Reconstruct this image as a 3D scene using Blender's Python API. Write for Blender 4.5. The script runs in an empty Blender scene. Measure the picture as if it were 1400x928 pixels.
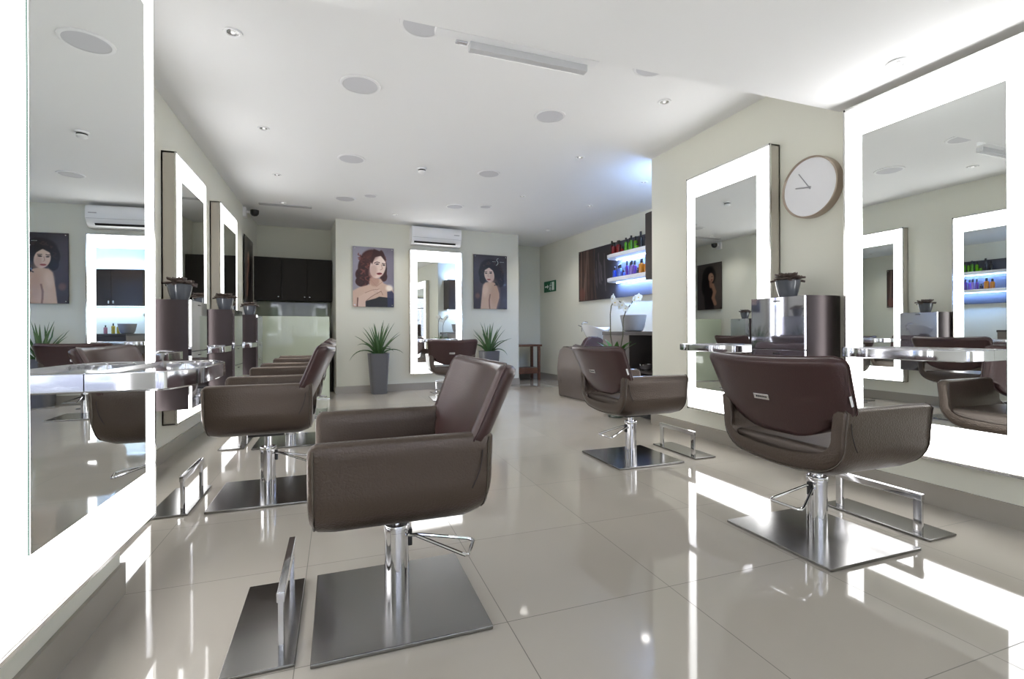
import bpy, bmesh, math, random
import numpy as np
from mathutils import Vector, Matrix
random.seed(7)
C = bpy.context.scene.collection
PI = math.pi
R = math.radians

# ------------------------------------------------------------------ materials
def mat(name, col, rough=.5, metal=0., coat=0., bump=None, aniso=0., spec=.5, sheen=0., trans=0., coatr=.03):
    m = bpy.data.materials.new(name); m.use_nodes = True
    nt = m.node_tree; b = nt.nodes['Principled BSDF']
    b.inputs['Base Color'].default_value = (*col, 1)
    b.inputs['Roughness'].default_value = rough
    b.inputs['Metallic'].default_value = metal
    b.inputs['Coat Weight'].default_value = coat
    b.inputs['Coat Roughness'].default_value = coatr
    b.inputs['Anisotropic'].default_value = aniso
    b.inputs['Specular IOR Level'].default_value = spec
    b.inputs['Transmission Weight'].default_value = trans
    if bump:
        kind, scale, strength, dist = bump
        tc = nt.nodes.new('ShaderNodeTexCoord')
        bp = nt.nodes.new('ShaderNodeBump')
        bp.inputs['Strength'].default_value = strength
        bp.inputs['Distance'].default_value = dist
        if kind == 'noise':
            n = nt.nodes.new('ShaderNodeTexNoise'); n.inputs['Scale'].default_value = scale
            n.inputs['Detail'].default_value = 4
            nt.links.new(tc.outputs['Object'], n.inputs['Vector'])
            nt.links.new(n.outputs['Fac'], bp.inputs['Height'])
        else:
            n = nt.nodes.new('ShaderNodeTexVoronoi'); n.inputs['Scale'].default_value = scale
            n.feature = 'DISTANCE_TO_EDGE'
            rr = nt.nodes.new('ShaderNodeMapRange'); rr.inputs['From Max'].default_value = .25
            nt.links.new(tc.outputs['Object'], n.inputs['Vector'])
            nt.links.new(n.outputs['Distance'], rr.inputs['Value'])
            nt.links.new(rr.outputs['Result'], bp.inputs['Height'])
        nt.links.new(bp.outputs['Normal'], b.inputs['Normal'])
    return m

def emit(name, col, strength):
    m = bpy.data.materials.new(name); m.use_nodes = True
    nt = m.node_tree; nt.nodes.clear()
    o = nt.nodes.new('ShaderNodeOutputMaterial'); e = nt.nodes.new('ShaderNodeEmission')
    e.inputs[0].default_value = (*col, 1); e.inputs[1].default_value = strength
    nt.links.new(e.outputs[0], o.inputs[0]); return m

def wood(name, a, b_, scale=6):
    m = mat(name, a, .45); nt = m.node_tree; b = nt.nodes['Principled BSDF']
    tc = nt.nodes.new('ShaderNodeTexCoord'); mp = nt.nodes.new('ShaderNodeMapping')
    mp.inputs['Scale'].default_value = (1, 1, 12)
    n = nt.nodes.new('ShaderNodeTexNoise'); n.inputs['Scale'].default_value = scale; n.inputs['Detail'].default_value = 5
    r = nt.nodes.new('ShaderNodeValToRGB')
    r.color_ramp.elements[0].color = (*a, 1); r.color_ramp.elements[1].color = (*b_, 1)
    r.color_ramp.elements[0].position = .35; r.color_ramp.elements[1].position = .65
    nt.links.new(tc.outputs['Object'], mp.inputs[0]); nt.links.new(mp.outputs[0], n.inputs['Vector'])
    nt.links.new(n.outputs['Fac'], r.inputs[0]); nt.links.new(r.outputs[0], b.inputs['Base Color'])
    return m

TX, TY, TT = 1.2213, 1.579, .6729
def floor_mat():
    m = mat('polished_tile', (.41, .37, .32), .045, spec=.62)
    nt = m.node_tree; b = nt.nodes['Principled BSDF']; L = nt.links.new
    g = nt.nodes.new('ShaderNodeNewGeometry'); s = nt.nodes.new('ShaderNodeSeparateXYZ')
    L(g.outputs['Position'], s.inputs[0])
    def M(op, a, c=None):
        n = nt.nodes.new('ShaderNodeMath'); n.operation = op
        for i, v in enumerate((a, c)):
            if v is None: continue
            if isinstance(v, (int, float)): n.inputs[i].default_value = v
            else: L(v, n.inputs[i])
        return n.outputs[0]
    ds = []; cells = []
    for ax, t in ((0, TX), (1, TY)):
        q = M('DIVIDE', M('SUBTRACT', s.outputs[ax], t), TT)
        f = M('FRACT', q)
        ds.append(M('SUBTRACT', .5, M('ABSOLUTE', M('SUBTRACT', f, .5))))
        cells.append(M('FLOOR', q))
    d = M('MINIMUM', ds[0], ds[1])
    line = M('LESS_THAN', d, .0021)
    wn = nt.nodes.new('ShaderNodeTexWhiteNoise'); cb = nt.nodes.new('ShaderNodeCombineXYZ')
    L(cells[0], cb.inputs[0]); L(cells[1], cb.inputs[1]); L(cb.outputs[0], wn.inputs[0])
    nz = nt.nodes.new('ShaderNodeTexNoise'); nz.inputs['Scale'].default_value = 2.2; nz.inputs['Detail'].default_value = 6
    L(g.outputs['Position'], nz.inputs['Vector'])
    v = M('ADD', M('MULTIPLY', wn.outputs[0], .05), M('MULTIPLY', nz.outputs['Fac'], .08))
    v = M('ADD', v, .92)
    mx = nt.nodes.new('ShaderNodeMix'); mx.data_type = 'RGBA'; mx.blend_type = 'MULTIPLY'; mx.inputs[0].default_value = 1
    mx.inputs[6].default_value = (.455, .42, .37, 1)
    L(v, mx.inputs[7])
    m2 = nt.nodes.new('ShaderNodeMix'); m2.data_type = 'RGBA'
    L(line, m2.inputs[0]); L(mx.outputs[2], m2.inputs[6]); m2.inputs[7].default_value = (.13, .12, .10, 1)
    L(m2.outputs[2], b.inputs['Base Color'])
    L(M('ADD', M('MULTIPLY', line, .5), .045), b.inputs['Roughness'])
    return m

M_wall = mat('wall_paint', (.76, .755, .665), .75, bump=('noise', 300, .05, .002))
M_nook = mat('nook_paint', (.72, .72, .62), .8)
M_ceil = mat('ceiling_paint', (.86, .86, .86), .85)
M_floor = floor_mat()
M_skirt = mat('skirting_tile', (.36, .33, .29), .12, spec=.6)
M_taupe = mat('taupe_leather', (.086, .063, .050), .31, .5, bump=('voronoi', 80, .32, .0016), coat=.12, coatr=.2)
M_dark = mat('maroon_leather', (.052, .023, .023), .28, .25, bump=('voronoi', 95, .2, .0014), coat=.2, coatr=.15)
M_seat = mat('seat_leather', (.10, .078, .066), .33, .4, bump=('voronoi', 95, .25, .0012))
M_pipe = mat('piping', (.12, .10, .085), .25, .5)
M_seam = mat('seam', (.03, .02, .02), .6)
M_chrome = mat('chrome', (.70, .70, .73), .05, 1.)
M_tray = mat('polished_aluminium', (.62, .62, .66), .1, 1.)
M_brush = mat('brushed_steel', (.28, .275, .27), .19, 1.)
M_black = mat('black_plastic', (.012, .012, .013), .35)
M_box = emit('lightbox_diffuser', (1, 1, 1), 3.3)
M_mirror = mat('mirror_glass', (.82, .845, .83), .0, 1.)
M_medge = mat('mirror_edge', (.02, .06, .045), .2)
M_frame = mat('frame_metal', (.60, .56, .50), .32, .55)
M_frame2 = mat('frame_edge_chrome', (.75, .74, .72), .12, 1.)
M_cabside = mat('bronze_panel', (.045, .034, .035), .36, .6)
M_cabfront = mat('smoked_gloss_front', (.46, .46, .52), .035, .9)
M_potglaze = mat('glazed_pot', (.10, .11, .13), .1, spec=.7, coat=.6)
M_succ = mat('brown_succulent', (.09, .065, .055), .45)
M_planter = mat('grey_planter', (.12, .12, .13), .4)
M_leaf = mat('aloe_leaf', (.07, .15, .05), .42)
M_soil = mat('soil', (.05, .035, .025), .9)
M_white = mat('white_plastic', (.85, .85, .86), .3)
M_whiteg = mat('white_ceramic', (.88, .89, .9), .08, coat=.5)
M_speaker = mat('speaker_grille', (.64, .64, .67), .7, bump=('noise', 900, .3, .002))
M_grey = mat('grey_plastic', (.45, .45, .46), .5)
M_kitchen = mat('dark_cupboard', (.018, .015, .012), .5, spec=.2)
M_splash = mat('splashback_glass', (.30, .33, .24), .05, coat=.6)
M_screen = mat('green_gloss_panel', (.50, .55, .42), .08, coat=.6)
M_clockf = mat('clock_face', (.80, .80, .82), .4)
M_clockr = mat('clock_rim', (.45, .37, .30), .3, .4)
M_hand = mat('clock_hands', (.35, .35, .37), .4)
M_green = mat('exit_green', (.0, .10, .035), .5)
M_signw = mat('sign_white', (.75, .85, .78), .5)
M_counter = mat('bar_laminate', (.065, .055, .055), .35)
M_counter2 = mat('bar_end_panel', (.16, .135, .125), .4)
M_wood = wood('bench_wood', (.09, .035, .02), (.16, .07, .04))
M_petal = mat('orchid_petal', (.85, .84, .78), .5)
M_petalc = mat('orchid_centre', (.75, .55, .12), .5)
M_stem = mat('orchid_stem', (.07, .07, .035), .5)
M_oleaf = mat('orchid_leaf', (.05, .16, .03), .35)
M_vase = mat('dark_glass_vase', (.03, .05, .03), .06, coat=.5)
M_bowl = mat('grey_bowl', (.28, .28, .30), .35)
M_shelf = mat('shelf_white', (.85, .87, .9), .35)
M_led = emit('led_strip', (.5, .68, 1.), 12.)
M_tube = emit('lamp_tube', (1, .98, .95), 3.)
M_spotl = emit('downlight_bulb', (1, .98, .95), .5)
M_lens = mat('silver_reflector', (.7, .7, .7), .2, .9)

def colmat(name, rough=.12):
    m = mat(name, (1, 1, 1), .35, coat=.12); nt = m.node_tree
    a = nt.nodes.new('ShaderNodeVertexColor'); a.layer_name = 'Col'
    nt.links.new(a.outputs[0], nt.nodes['Principled BSDF'].inputs['Base Color']); return m
M_print = colmat('acrylic_print', .1)

# ------------------------------------------------------------------ mesh helpers
def bm_new(): return bmesh.new()
def add_box(bm, c, s, bev=0., seg=2, rot=None):
    t = bmesh.new(); bmesh.ops.create_cube(t, size=1)
    bmesh.ops.scale(t, vec=s, verts=t.verts)
    if bev > 0: bmesh.ops.bevel(t, geom=t.edges[:], offset=bev, segments=seg, affect='EDGES', profile=.5)
    if rot is not None: bmesh.ops.rotate(t, cent=(0, 0, 0), matrix=rot, verts=t.verts)
    bmesh.ops.translate(t, vec=c, verts=t.verts)
    merge(bm, t)
def merge(bm, t):
    mp = {}
    for v in t.verts: mp[v] = bm.verts.new(v.co)
    for f in t.faces:
        try: bm.faces.new([mp[v] for v in f.verts])
        except ValueError: pass
    t.free()
def b2(bm, x0, x1, y0, y1, z0, z1, bev=0., seg=2):
    add_box(bm, ((x0+x1)/2, (y0+y1)/2, (z0+z1)/2), (abs(x1-x0), abs(y1-y0), abs(z1-z0)), bev, seg)
def add_tube(bm, pts, r, seg=8, closed=False, rs=None):
    pts = [Vector(p) for p in pts]; n = len(pts); rings = []
    prev = None
    for i, p in enumerate(pts):
        a = pts[(i-1) % n] if (closed or i > 0) else p
        b = pts[(i+1) % n] if (closed or i < n-1) else p
        t = (b-a).normalized()
        if prev is None:
            up = Vector((0, 0, 1)) if abs(t.z) < .9 else Vector((1, 0, 0))
            nrm = t.cross(up).normalized()
        else:
            nrm = (prev - t*prev.dot(t)).normalized()
        prev = nrm; bi = t.cross(nrm)
        rr = rs[i] if rs else r
        rings.append([bm.verts.new(p + nrm*(rr*math.cos(2*PI*k/seg)) + bi*(rr*math.sin(2*PI*k/seg))) for k in range(seg)])
    for i in range(n if closed else n-1):
        A, B = rings[i], rings[(i+1) % n]
        for k in range(seg):
            bm.faces.new([A[k], A[(k+1) % seg], B[(k+1) % seg], B[k]])
    if not closed:
        bm.faces.new(rings[0][::-1]); bm.faces.new(rings[-1])
def add_lathe(bm, prof, c=(0, 0, 0), seg=32, cap=True, axis='z', sq=0.):
    rings = []
    for r, z in prof:
        ring = []
        for k in range(seg):
            a = 2*PI*k/seg; ca, sa = math.cos(a), math.sin(a)
            rr = r
            if sq: rr = r/(abs(ca)**sq+abs(sa)**sq)**(1/sq)
            p = (rr*ca, rr*sa, z)
            if axis == 'y': p = (p[0], p[2], p[1])
            if axis == 'x': p = (p[2], p[0], p[1])
            ring.append(bm.verts.new(Vector(c)+Vector(p)))
        rings.append(ring)
    for A, B in zip(rings, rings[1:]):
        for k in range(seg): bm.faces.new([A[k], A[(k+1) % seg], B[(k+1) % seg], B[k]])
    if cap: bm.faces.new(rings[0][::-1]); bm.faces.new(rings[-1])
def add_prism(bm, pts, z0, z1):
    A = [bm.verts.new((x, y, z0)) for x, y in pts]; B = [bm.verts.new((x, y, z1)) for x, y in pts]
    n = len(pts)
    bm.faces.new(A[::-1]); bm.faces.new(B)
    for i in range(n): bm.faces.new([A[i], A[(i+1) % n], B[(i+1) % n], B[i]])

def obj(name, bm, m, parent=None, smooth=True, ang=40):
    bmesh.ops.recalc_face_normals(bm, faces=bm.faces)
    me = bpy.data.meshes.new(name); bm.to_mesh(me); bm.free()
    me.materials.append(m)
    if smooth:
        me.polygons.foreach_set('use_smooth', [True]*len(me.polygons))
        try: me.set_sharp_from_angle(angle=R(ang))
        except Exception: pass
    o = bpy.data.objects.new(name, me); C.objects.link(o)
    if smooth:
        md = o.modifiers.new('wn', 'WEIGHTED_NORMAL'); md.keep_sharp = True
    if parent: o.parent = parent
    return o
def tag(o, label=None, cat=None, group=None, kind=None):
    if label: o['label'] = label
    if cat: o['category'] = cat
    if group: o['group'] = group
    if kind: o['kind'] = kind
    return o
def thing(name, label, cat, loc=(0, 0, 0), rz=0., group=None):
    o = bpy.data.objects.new(name, None); o.empty_display_size = .1; C.objects.link(o)
    o.location = loc; o.rotation_euler = (0, 0, rz)
    return tag(o, label, cat, group)
def struct(name, bm, m, parent=None, smooth=False):
    o = obj(name, bm, m, parent, smooth); o['kind'] = 'structure'; return o
def dup(root, loc=None, rz=None, label=None, group=None, parent=None):
    r = root.copy(); C.objects.link(r)
    if parent: r.parent = parent
    if loc is not None: r.location = loc
    if rz is not None: r.rotation_euler = (0, 0, rz)
    if label: r['label'] = label
    if group: r['group'] = group
    for ch in list(root.children): dup(ch, parent=r)
    return r
def boxpart(name, m, parent, *a, bev=0., seg=2):
    bm = bm_new(); b2(bm, *a, bev=bev, seg=seg); return obj(name, bm, m, parent)

# ------------------------------------------------------------------ room frames
XL, XR, ZC, ZS, YS = -1.29, 3.21, 2.86, 2.48, 2.33
A0 = R(4.93); L0 = Vector((-.018, 8.405, 0))
E1 = Vector((math.cos(A0), math.sin(A0), 0)); E2 = Vector((-math.sin(A0), math.cos(A0), 0))
def W(s, t, z=0): return L0 + E1*s + E2*t + Vector((0, 0, z))
def xf(bm):   # from back-wall frame to world
    bmesh.ops.transform(bm, matrix=Matrix.Translation(L0) @ Matrix.Rotation(A0, 4, 'Z'), verts=bm.verts)
def sbox(name, m, *a):
    bm = bm_new(); b2(bm, *a); return struct(name, bm, m)
def wbox(name, m, *a):
    bm = bm_new(); b2(bm, *a); xf(bm); return struct(name, bm, m)

YF = -2.2
sbox('floor', M_floor, -1.6, 5.6, YF-.2, 11.5, -.12, 0)
sbox('ceiling', M_ceil, -1.6, 5.6, YS, 11.5, ZC, ZC+.1)
sbox('ceiling_soffit', M_ceil, -1.6, 5.6, YF-.2, YS, ZS, ZC+.1)
sbox('wall_left', M_wall, XL-.15, XL, YF, 10.2, 0, ZC)
sbox('wall_pier', M_wall, XL, -.785, YF, 2.25, 0, ZS)
sbox('wall_right', M_wall, XR, XR+.12, YF, 4.42, 0, ZC)
sbox('wall_partition', M_wall, XR+.12, 5.1, 4.30, 4.42, 0, ZC)
wbox('wall_back', M_wall, 0, 3.3, 0, .97, 0, ZC)
wbox('wall_rear', M_nook, -1.6, 4.6, 1.0, 1.1, 0, ZC)
wbox('wall_side', M_wall, 4.3, 4.4, -4.3, 1.0, 0, ZC)
# shopfront behind the camera: wall with a wide opening
bm = bm_new(); b2(bm, XL-.15, XR+.12, YF-.15, YF, 0, .25); b2(bm, XL-.15, XR+.12, YF-.15, YF, 2.42, ZS)
b2(bm, XL-.15, -.95, YF-.15, YF, .25, 2.42); b2(bm, 3.0, XR+.12, YF-.15, YF, .25, 2.42)
struct('wall_front', bm, M_wall)
gm = bpy.data.materials.new('shop_glass'); gm.use_nodes = True; nt = gm.node_tree; nt.nodes.clear()
o_ = nt.nodes.new('ShaderNodeOutputMaterial'); mx = nt.nodes.new('ShaderNodeMixShader'); tr = nt.nodes.new('ShaderNodeBsdfTransparent'); gl = nt.nodes.new('ShaderNodeBsdfGlossy')
gl.inputs['Roughness'].default_value = .02; mx.inputs[0].default_value = .07
nt.links.new(tr.outputs[0], mx.inputs[1]); nt.links.new(gl.outputs[0], mx.inputs[2]); nt.links.new(mx.outputs[0], o_.inputs[0])
bm = bm_new()
for x in (-.95, .35, 1.67, 2.95): b2(bm, x, x+.05, YF-.12, YF-.04, .25, 2.42)
b2(bm, -.95, 3.0, YF-.12, YF-.04, .25, .31); b2(bm, -.95, 3.0, YF-.12, YF-.04, 2.36, 2.42); b2(bm, -.95, 3.0, YF-.12, YF-.04, 1.95, 1.99)
win = struct('window_1', bm, M_grey)
bm = bm_new(); b2(bm, -.93, 2.98, YF-.085, YF-.079, .27, 2.4); struct('glass_pane', bm, gm, win)

# skirting
sbox('baseboard_left', M_skirt, XL, XL+.014, 2.264, 9.9, 0, .12)
bm = bm_new(); b2(bm, -.785, -.771, YF, 2.25, 0, .12); b2(bm, XL+.014, -.771, 2.25, 2.264, 0, .12); struct('baseboard_pier', bm, M_skirt)
bm = bm_new(); b2(bm, XR-.014, XR, YF, 4.434, 0, .12); b2(bm, XR, 5.0, 4.42, 4.434, 0, .12); struct('baseboard_right', bm, M_skirt)
bm = bm_new(); b2(bm, -.014, 3.314, -.014, 0, 0, .12); b2(bm, 3.3, 3.314, 0, .97, 0, .12); xf(bm); struct('baseboard_back', bm, M_skirt)
bm = bm_new(); b2(bm, 4.286, 4.3, -3.9, 1.0, 0, .12); b2(bm, 3.33, 4.286, .986, 1.0, 0, .12); xf(bm); struct('baseboard_side', bm, M_skirt)
# shallow slot grille in the ceiling near the nook
bm = bm_new(); b2(bm, -1.05, -.35, 7.72, 7.80, ZC-.012, ZC)
tag(obj('air_slot', bm, M_grey), 'thin grey slot vent in the ceiling before the kitchen nook', 'vent')

# ------------------------------------------------------------------ lit mirror panels
def make_panel(label, loc, rz):
    # local: wall plane at x=0, lit face towards +x, width along y, z from floor
    t = thing('lit_mirror_panel', label, 'mirror', loc, rz)
    H0, H1, w, d = .28, 2.43, .47, .095
    bm = bm_new()
    b2(bm, 0.002, d, -w, -w+.012, H0, H1); b2(bm, 0.002, d, w-.012, w, H0, H1)
    b2(bm, 0.002, d, -w, w, H0, H0+.012); b2(bm, 0.002, d, -w, w, H1-.012, H1)
    b2(bm, 0.002, .012, -w, w, H0, H1)
    obj('frame', bm, M_frame, t)
    bm = bm_new()
    for a in ((-w-.003, -w+.010), (w-.010, w+.003)): b2(bm, d-.004, d+.006, a[0], a[1], H0-.003, H1+.003)
    for a in ((H0-.003, H0+.010), (H1-.010, H1+.003)): b2(bm, d-.004, d+.006, -w, w, a[0], a[1])
    obj('edge_trim', bm, M_frame2, t)['label'] = 'thin chrome edge trim'
    bm = bm_new(); b2(bm, .02, d-.002, -w+.013, w-.013, H0+.013, H1-.013)
    obj('light_diffuser', bm, M_box, t)['label'] = 'glowing white diffuser'
    bm = bm_new(); b2(bm, d+.0085, d+.012, -.348, .348, .48, 2.23)
    m = obj('mirror', bm, M_medge, t)
    bm = bm_new(); b2(bm, d+.0121, d+.0135, -.347, .347, .481, 2.229)
    obj('mirror_face', bm, M_mirror, m)
    return t
PL = [('large lit mirror panel at far left edge, nearest the camera', (-.785, 1.82, 0), 0),
      ('lit mirror panel hidden behind the large left panel, over the second left chair', (XL, 3.44, 0), 0),
      ('lit mirror panel on the left wall behind the nearest grey pot, before the second cabinet', (XL, 4.95, 0), 0),
      ('lit mirror panel on the left wall nearest the kitchen nook', (XL, 6.49, 0), 0),
      ('large lit mirror panel at the right edge beside the clock', (XR, 1.765, 0), PI),
      ('lit mirror panel on the right wall left of the clock', (XR, 3.275, 0), PI)]
p0 = make_panel(*PL[0]); p0.location.y = 1.81
for a in PL[1:]: dup(p0, Vector(a[1]), a[2], a[0])
q = W(1.66, 0); dup(p0, q, A0-PI/2, 'narrow looking lit mirror panel on the back wall under the air conditioner')

p0.scale.y = 1.025; p0.rotation_euler.z = -.008
# ------------------------------------------------------------------ trays
def make_tray(label, loc, rz):
    t = thing('shelf_tray', label, 'shelf', loc, rz)
    out = [(.0, -.325), (.165, -.325), (.185, -.322), (.203, -.310), (.245, -.21), (.256, -.17), (.260, -.10), (.260, .10), (.256, .17), (.245, .21), (.203, .310), (.185, .322), (.165, .325), (0, .325)]
    bm = bm_new(); n = len(out); cx, cy = .12, 0
    def ins(p, k):
        return (p[0]+k*.5 if p[0] < .001 else cx+(p[0]-cx)*(1-k/.14), cy+(p[1]-cy)*(1-k/.325))
    rings = []
    for z, k in ((-.052, .012), (-.046, 0), (0.002, 0), (.006, .004), (.006, .012), (-.006, .022)):
        rings.append([bm.verts.new((*ins(p, k), z)) for p in out])
    for A, B in zip(rings, rings[1:]):
        for i in range(n): bm.faces.new([A[i], A[(i+1) % n], B[(i+1) % n], B[i]])
    bm.faces.new(rings[0][::-1]); bm.faces.new(rings[-1])
    obj('tray', bm, M_tray, t, ang=50)
    bm = bm_new()
    add_lathe(bm, [(.062, -.006), (.062, .004), (.070, .007), (.075, .004), (.075, -.006)], (.13, .19, 0), cap=False)
    add_lathe(bm, [(.0, -.004), (.06, -.004), (.062, -.006)], (.13, .19, 0), cap=False)
    obj('holder_ring', bm, M_chrome, t)
    return t
zt = .882
T0 = make_tray('chrome shelf tray on the large left mirror panel, nearest the camera', (-.676, 2.03, zt), 0)
for l, p, r in (('chrome shelf tray whose tip shows left of the first bronze cabinet', (XL+.109, 3.44, zt), 0),
                ('chrome shelf tray between first and second left wall cabinets', (XL+.109, 4.95, zt), 0),
                ('chrome shelf tray between second and third left wall cabinets', (XL+.109, 6.49, zt), 0),
                ('chrome shelf tray on the large right mirror panel', (XR-.109, 1.79, zt+.01), PI),
                ('chrome shelf tray on the mirror panel left of the clock', (XR-.109, 3.275, zt), PI),
                ('chrome shelf tray on the back wall mirror panel', W(1.66, -.109, zt), A0-PI/2)):
    dup(T0, Vector(p), r, l)

# ------------------------------------------------------------------ wall cabinets + pots
def make_cab(label, loc, rz, side):
    # wall plane x=0, front towards +x, y from -.21 to .21 ; side=+1: bulged side towards -y
    t = thing('wall_cabinet', label, 'cabinet', loc, rz)
    D, w, z0, z1 = .31, .215, .47, 1.235
    bm = bm_new(); pts = [(0, w)]
    pts += [(D, w)]
    pts += [(D, -w)]
    for k in range(1, 12):
        a = k/12; pts.append((D*(1-a), -w-.03*math.sin(PI*a)**.8))
    pts.append((0, -w))
    if side < 0: pts = [(x, -y) for x, y in pts]
    add_prism(bm, pts, z0, z1); obj('body', bm, M_cabside, t, ang=30)
    for (a, b) in ((.875, z1-.002), (z0+.21, .869), (z0+.002, z0+.204)):
        bm = bm_new(); b2(bm, D+.001, D+.019, -w+.002, w-.002, a, b, bev=.0015)
        dr = obj('drawer', bm, M_cabfront, t); dr['label'] = 'glossy smoked drawer front'
        bm = bm_new(); b2(bm, D+.019, D+.024, -.028, .028, b-.030, b-.022, bev=.001); obj('handle', bm, M_black, dr)
    bm = bm_new()
    b2(bm, D, D+.020, -w-.002, -w+.001, z0, z1)
    obj('edge_strip', bm, M_chrome, t)
    return t
cabs = [('bronze wall cabinet nearest the camera on the left wall', (XL, 4.17, 0), 0),
        ('second bronze wall cabinet along the left wall', (XL, 5.68, 0), 0),
        ('third bronze wall cabinet on the left wall, nearest the nook', (XL, 7.17, 0), 0)]
c0 = make_cab(*cabs[0], 1)
for l, p, r in cabs[1:]: dup(c0, Vector(p), r, l)
make_cab('bronze wall cabinet with glossy drawers below the clock on the right wall', (XR, 2.55, 0), PI, -1)

def make_pot(label, loc):
    t = thing('potted_succulent', label, 'plant', loc, 0)
    bm = bm_new()
    add_lathe(bm, [(.048, 0), (.055, .004), (.066, .04), (.076, .085), (.080, .112), (.084, .118), (.080, .122), (.072, .118), (.066, .10)], seg=36)
    obj('pot', bm, M_potglaze, t)
    bm = bm_new(); rnd = random.Random(3)
    add_lathe(bm, [(.0, .104), (.07, .104)], cap=False, seg=20)
    for ring, (n, rr, el) in enumerate(((11, .105, 0.0), (9, .085, .35), (7, .055, .8))):
        for k in range(n):
            a = 2*PI*(k+.5*ring)/n + rnd.uniform(-.15, .15); e = el+rnd.uniform(-.1, .25)
            d = Vector((math.cos(a), math.sin(a), 0)); s = Vector((-math.sin(a), math.cos(a), 0))
            base = Vector((0, 0, .108)); prev = None
            for i in range(6):
                u = i/5; r = rr*u
                c = base + d*(r*math.cos(e*.8)+.005) + Vector((0, 0, r*math.sin(e)+.012*math.sin(u*PI)+.012*u*u))
                wd = .030*math.sin(PI*min(1, .15+u*.8))+.002
                row = [bm.verts.new(c - s*wd + Vector((0, 0, .006))), bm.verts.new(c+Vector((0, 0, -.004))), bm.verts.new(c + s*wd + Vector((0, 0, .006)))]
                if prev:
                    bm.faces.new([prev[0], prev[1], row[1], row[0]]); bm.faces.new([prev[1], prev[2], row[2], row[1]])
                prev = row
    o = obj('rosette', bm, M_succ, t); md = o.modifiers.new('s', 'SOLIDIFY'); md.thickness = .004
    return t
P0 = make_pot('glazed grey pot with brown succulent on the right wall cabinet', (3.0, 2.56, 1.235))
for l, p, r in (('glazed grey pot with brown succulent on the nearest left cabinet', (-1.08, 4.15, 1.235), .5),
                ('glazed grey pot with brown succulent on the middle left cabinet', (-1.08, 5.66, 1.235), 1.2),
                ('glazed grey pot with brown succulent on the farthest left cabinet', (-1.08, 7.15, 1.235), 2.2)):
    dup(P0, Vector(p), r, l)

# ------------------------------------------------------------------ styling chairs
def arc(cx, cy, r, a0, a1, n):
    return [(cx+r*math.cos(R(a0+(a1-a0)*i/n)), cy+r*math.sin(R(a0+(a1-a0)*i/n))) for i in range(n+1)]
def shell_bm():
    bm = bm_new(); Wd, t, zt_, zb = .338, .062, .660, .352
    r = .15
    # right half of the outer / inner outline from top to centre bottom
    def half(o):
        w = Wd-o; rr = r-o*.9; b = zb+o*.95
        pts = [(w, zt_)] + [(w-.004*k, zt_-(zt_-b-rr)*k/4) for k in range(1, 4)]
        cx, cz = w-.012-rr, b+.016+rr
        pts += [(cx+rr*math.cos(R(a)), cz+rr*math.sin(R(a))) for a in (0, -12, -25, -38, -51, -64, -77, -87)]
        x0 = pts[-1][0]
        for k in range(1, 5):
            u = k/4; pts.append((x0*(1-u), b+.016*(1-u)**1.6*.95))
        return pts
    def full(o):
        h = half(o); return h + [(-y, z) for y, z in h[-2::-1]]
    outer = full(0); inner = full(t)
    # round the arm tops
    def tops(lst, o):
        return lst
    n = len(outer)
    # loop = outer 0..n-1 , top cap left , inner reversed , top cap right
    capL = [(-(Wd-.012), zt_+.012), (-(Wd-t/2), zt_+.016), (-(Wd-t+.012), zt_+.012)]
    capR = [(Wd-t+.012, zt_+.012), (Wd-t/2, zt_+.016), (Wd-.012, zt_+.012)]
    loop = outer + capL + inner[::-1] + capR
    N = len(loop)
    cen = []
    # centre line point for every loop point (for insets at the ends)
    mid = [((a[0]+b[0])/2, (a[1]+b[1])/2) for a, b in zip(outer, inner)]
    cen = mid + [(-(Wd-t/2), zt_-.01)]*3 + mid[::-1] + [((Wd-t/2), zt_-.01)]*3
    xr, xf_ = -.272, .29
    st = []
    for x, k in ((xr, .62), (xr+.004, .38), (xr+.012, .17), (xr+.026, .03)): st.append((x, k))
    for i in range(1, 10): st.append((xr+.026+(xf_-xr-.052)*i/10, 0))
    for x, k in ((xf_-.026, .03), (xf_-.012, .17), (xf_-.004, .38), (xf_, .62)): st.append((x, k))
    def zmap(x, z):
        rf, rb, rt = .055, .085, .03
        lo = zb
        if x > xf_-rf: lo = zb + (rf-math.sqrt(max(0, rf*rf-(x-(xf_-rf))**2)))*.8
        if x < xr+rb: lo = zb + (rb-math.sqrt(max(0, rb*rb-(x-(xr+rb))**2)))*.75
        hi = zt_+.016
        if x > xf_-rt: hi -= (rt-math.sqrt(max(0, rt*rt-(x-(xf_-rt))**2)))*.8
        h0 = zt_+.016
        return lo+(z-zb)/(h0-zb)*(hi-lo)
    rings = []
    for x, k in st:
        rings.append([bm.verts.new((x, p[0]+(c[0]-p[0])*k*.6, zmap(x, p[1]+(c[1]-p[1])*k*.6))) for p, c in zip(loop, cen)])
    for A, B in zip(rings, rings[1:]):
        for i in range(N): bm.faces.new([A[i], A[(i+1) % N], B[(i+1) % N], B[i]])
    for Rg, fl in ((rings[0], 0), (rings[-1], 1)):
        inn = [Rg[n+3+(n-1-i)] for i in range(n)]
        for i in range(n-1): bm.faces.new([Rg[i], Rg[i+1], inn[i+1], inn[i]])
        bm.faces.new([Rg[n-1], Rg[n], Rg[n+1], Rg[n+2], inn[n-1]])
        bm.faces.new([inn[0], Rg[2*n+3], Rg[2*n+4], Rg[2*n+5], Rg[0]])
    rim = [[(x, p[0]*1.001+(c[0]-p[0])*.02, zmap(x, p[1])) for p, c in zip(loop, cen)][:n+2] for x in (xf_-.016, xr+.016)]
    return bm, rim
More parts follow.
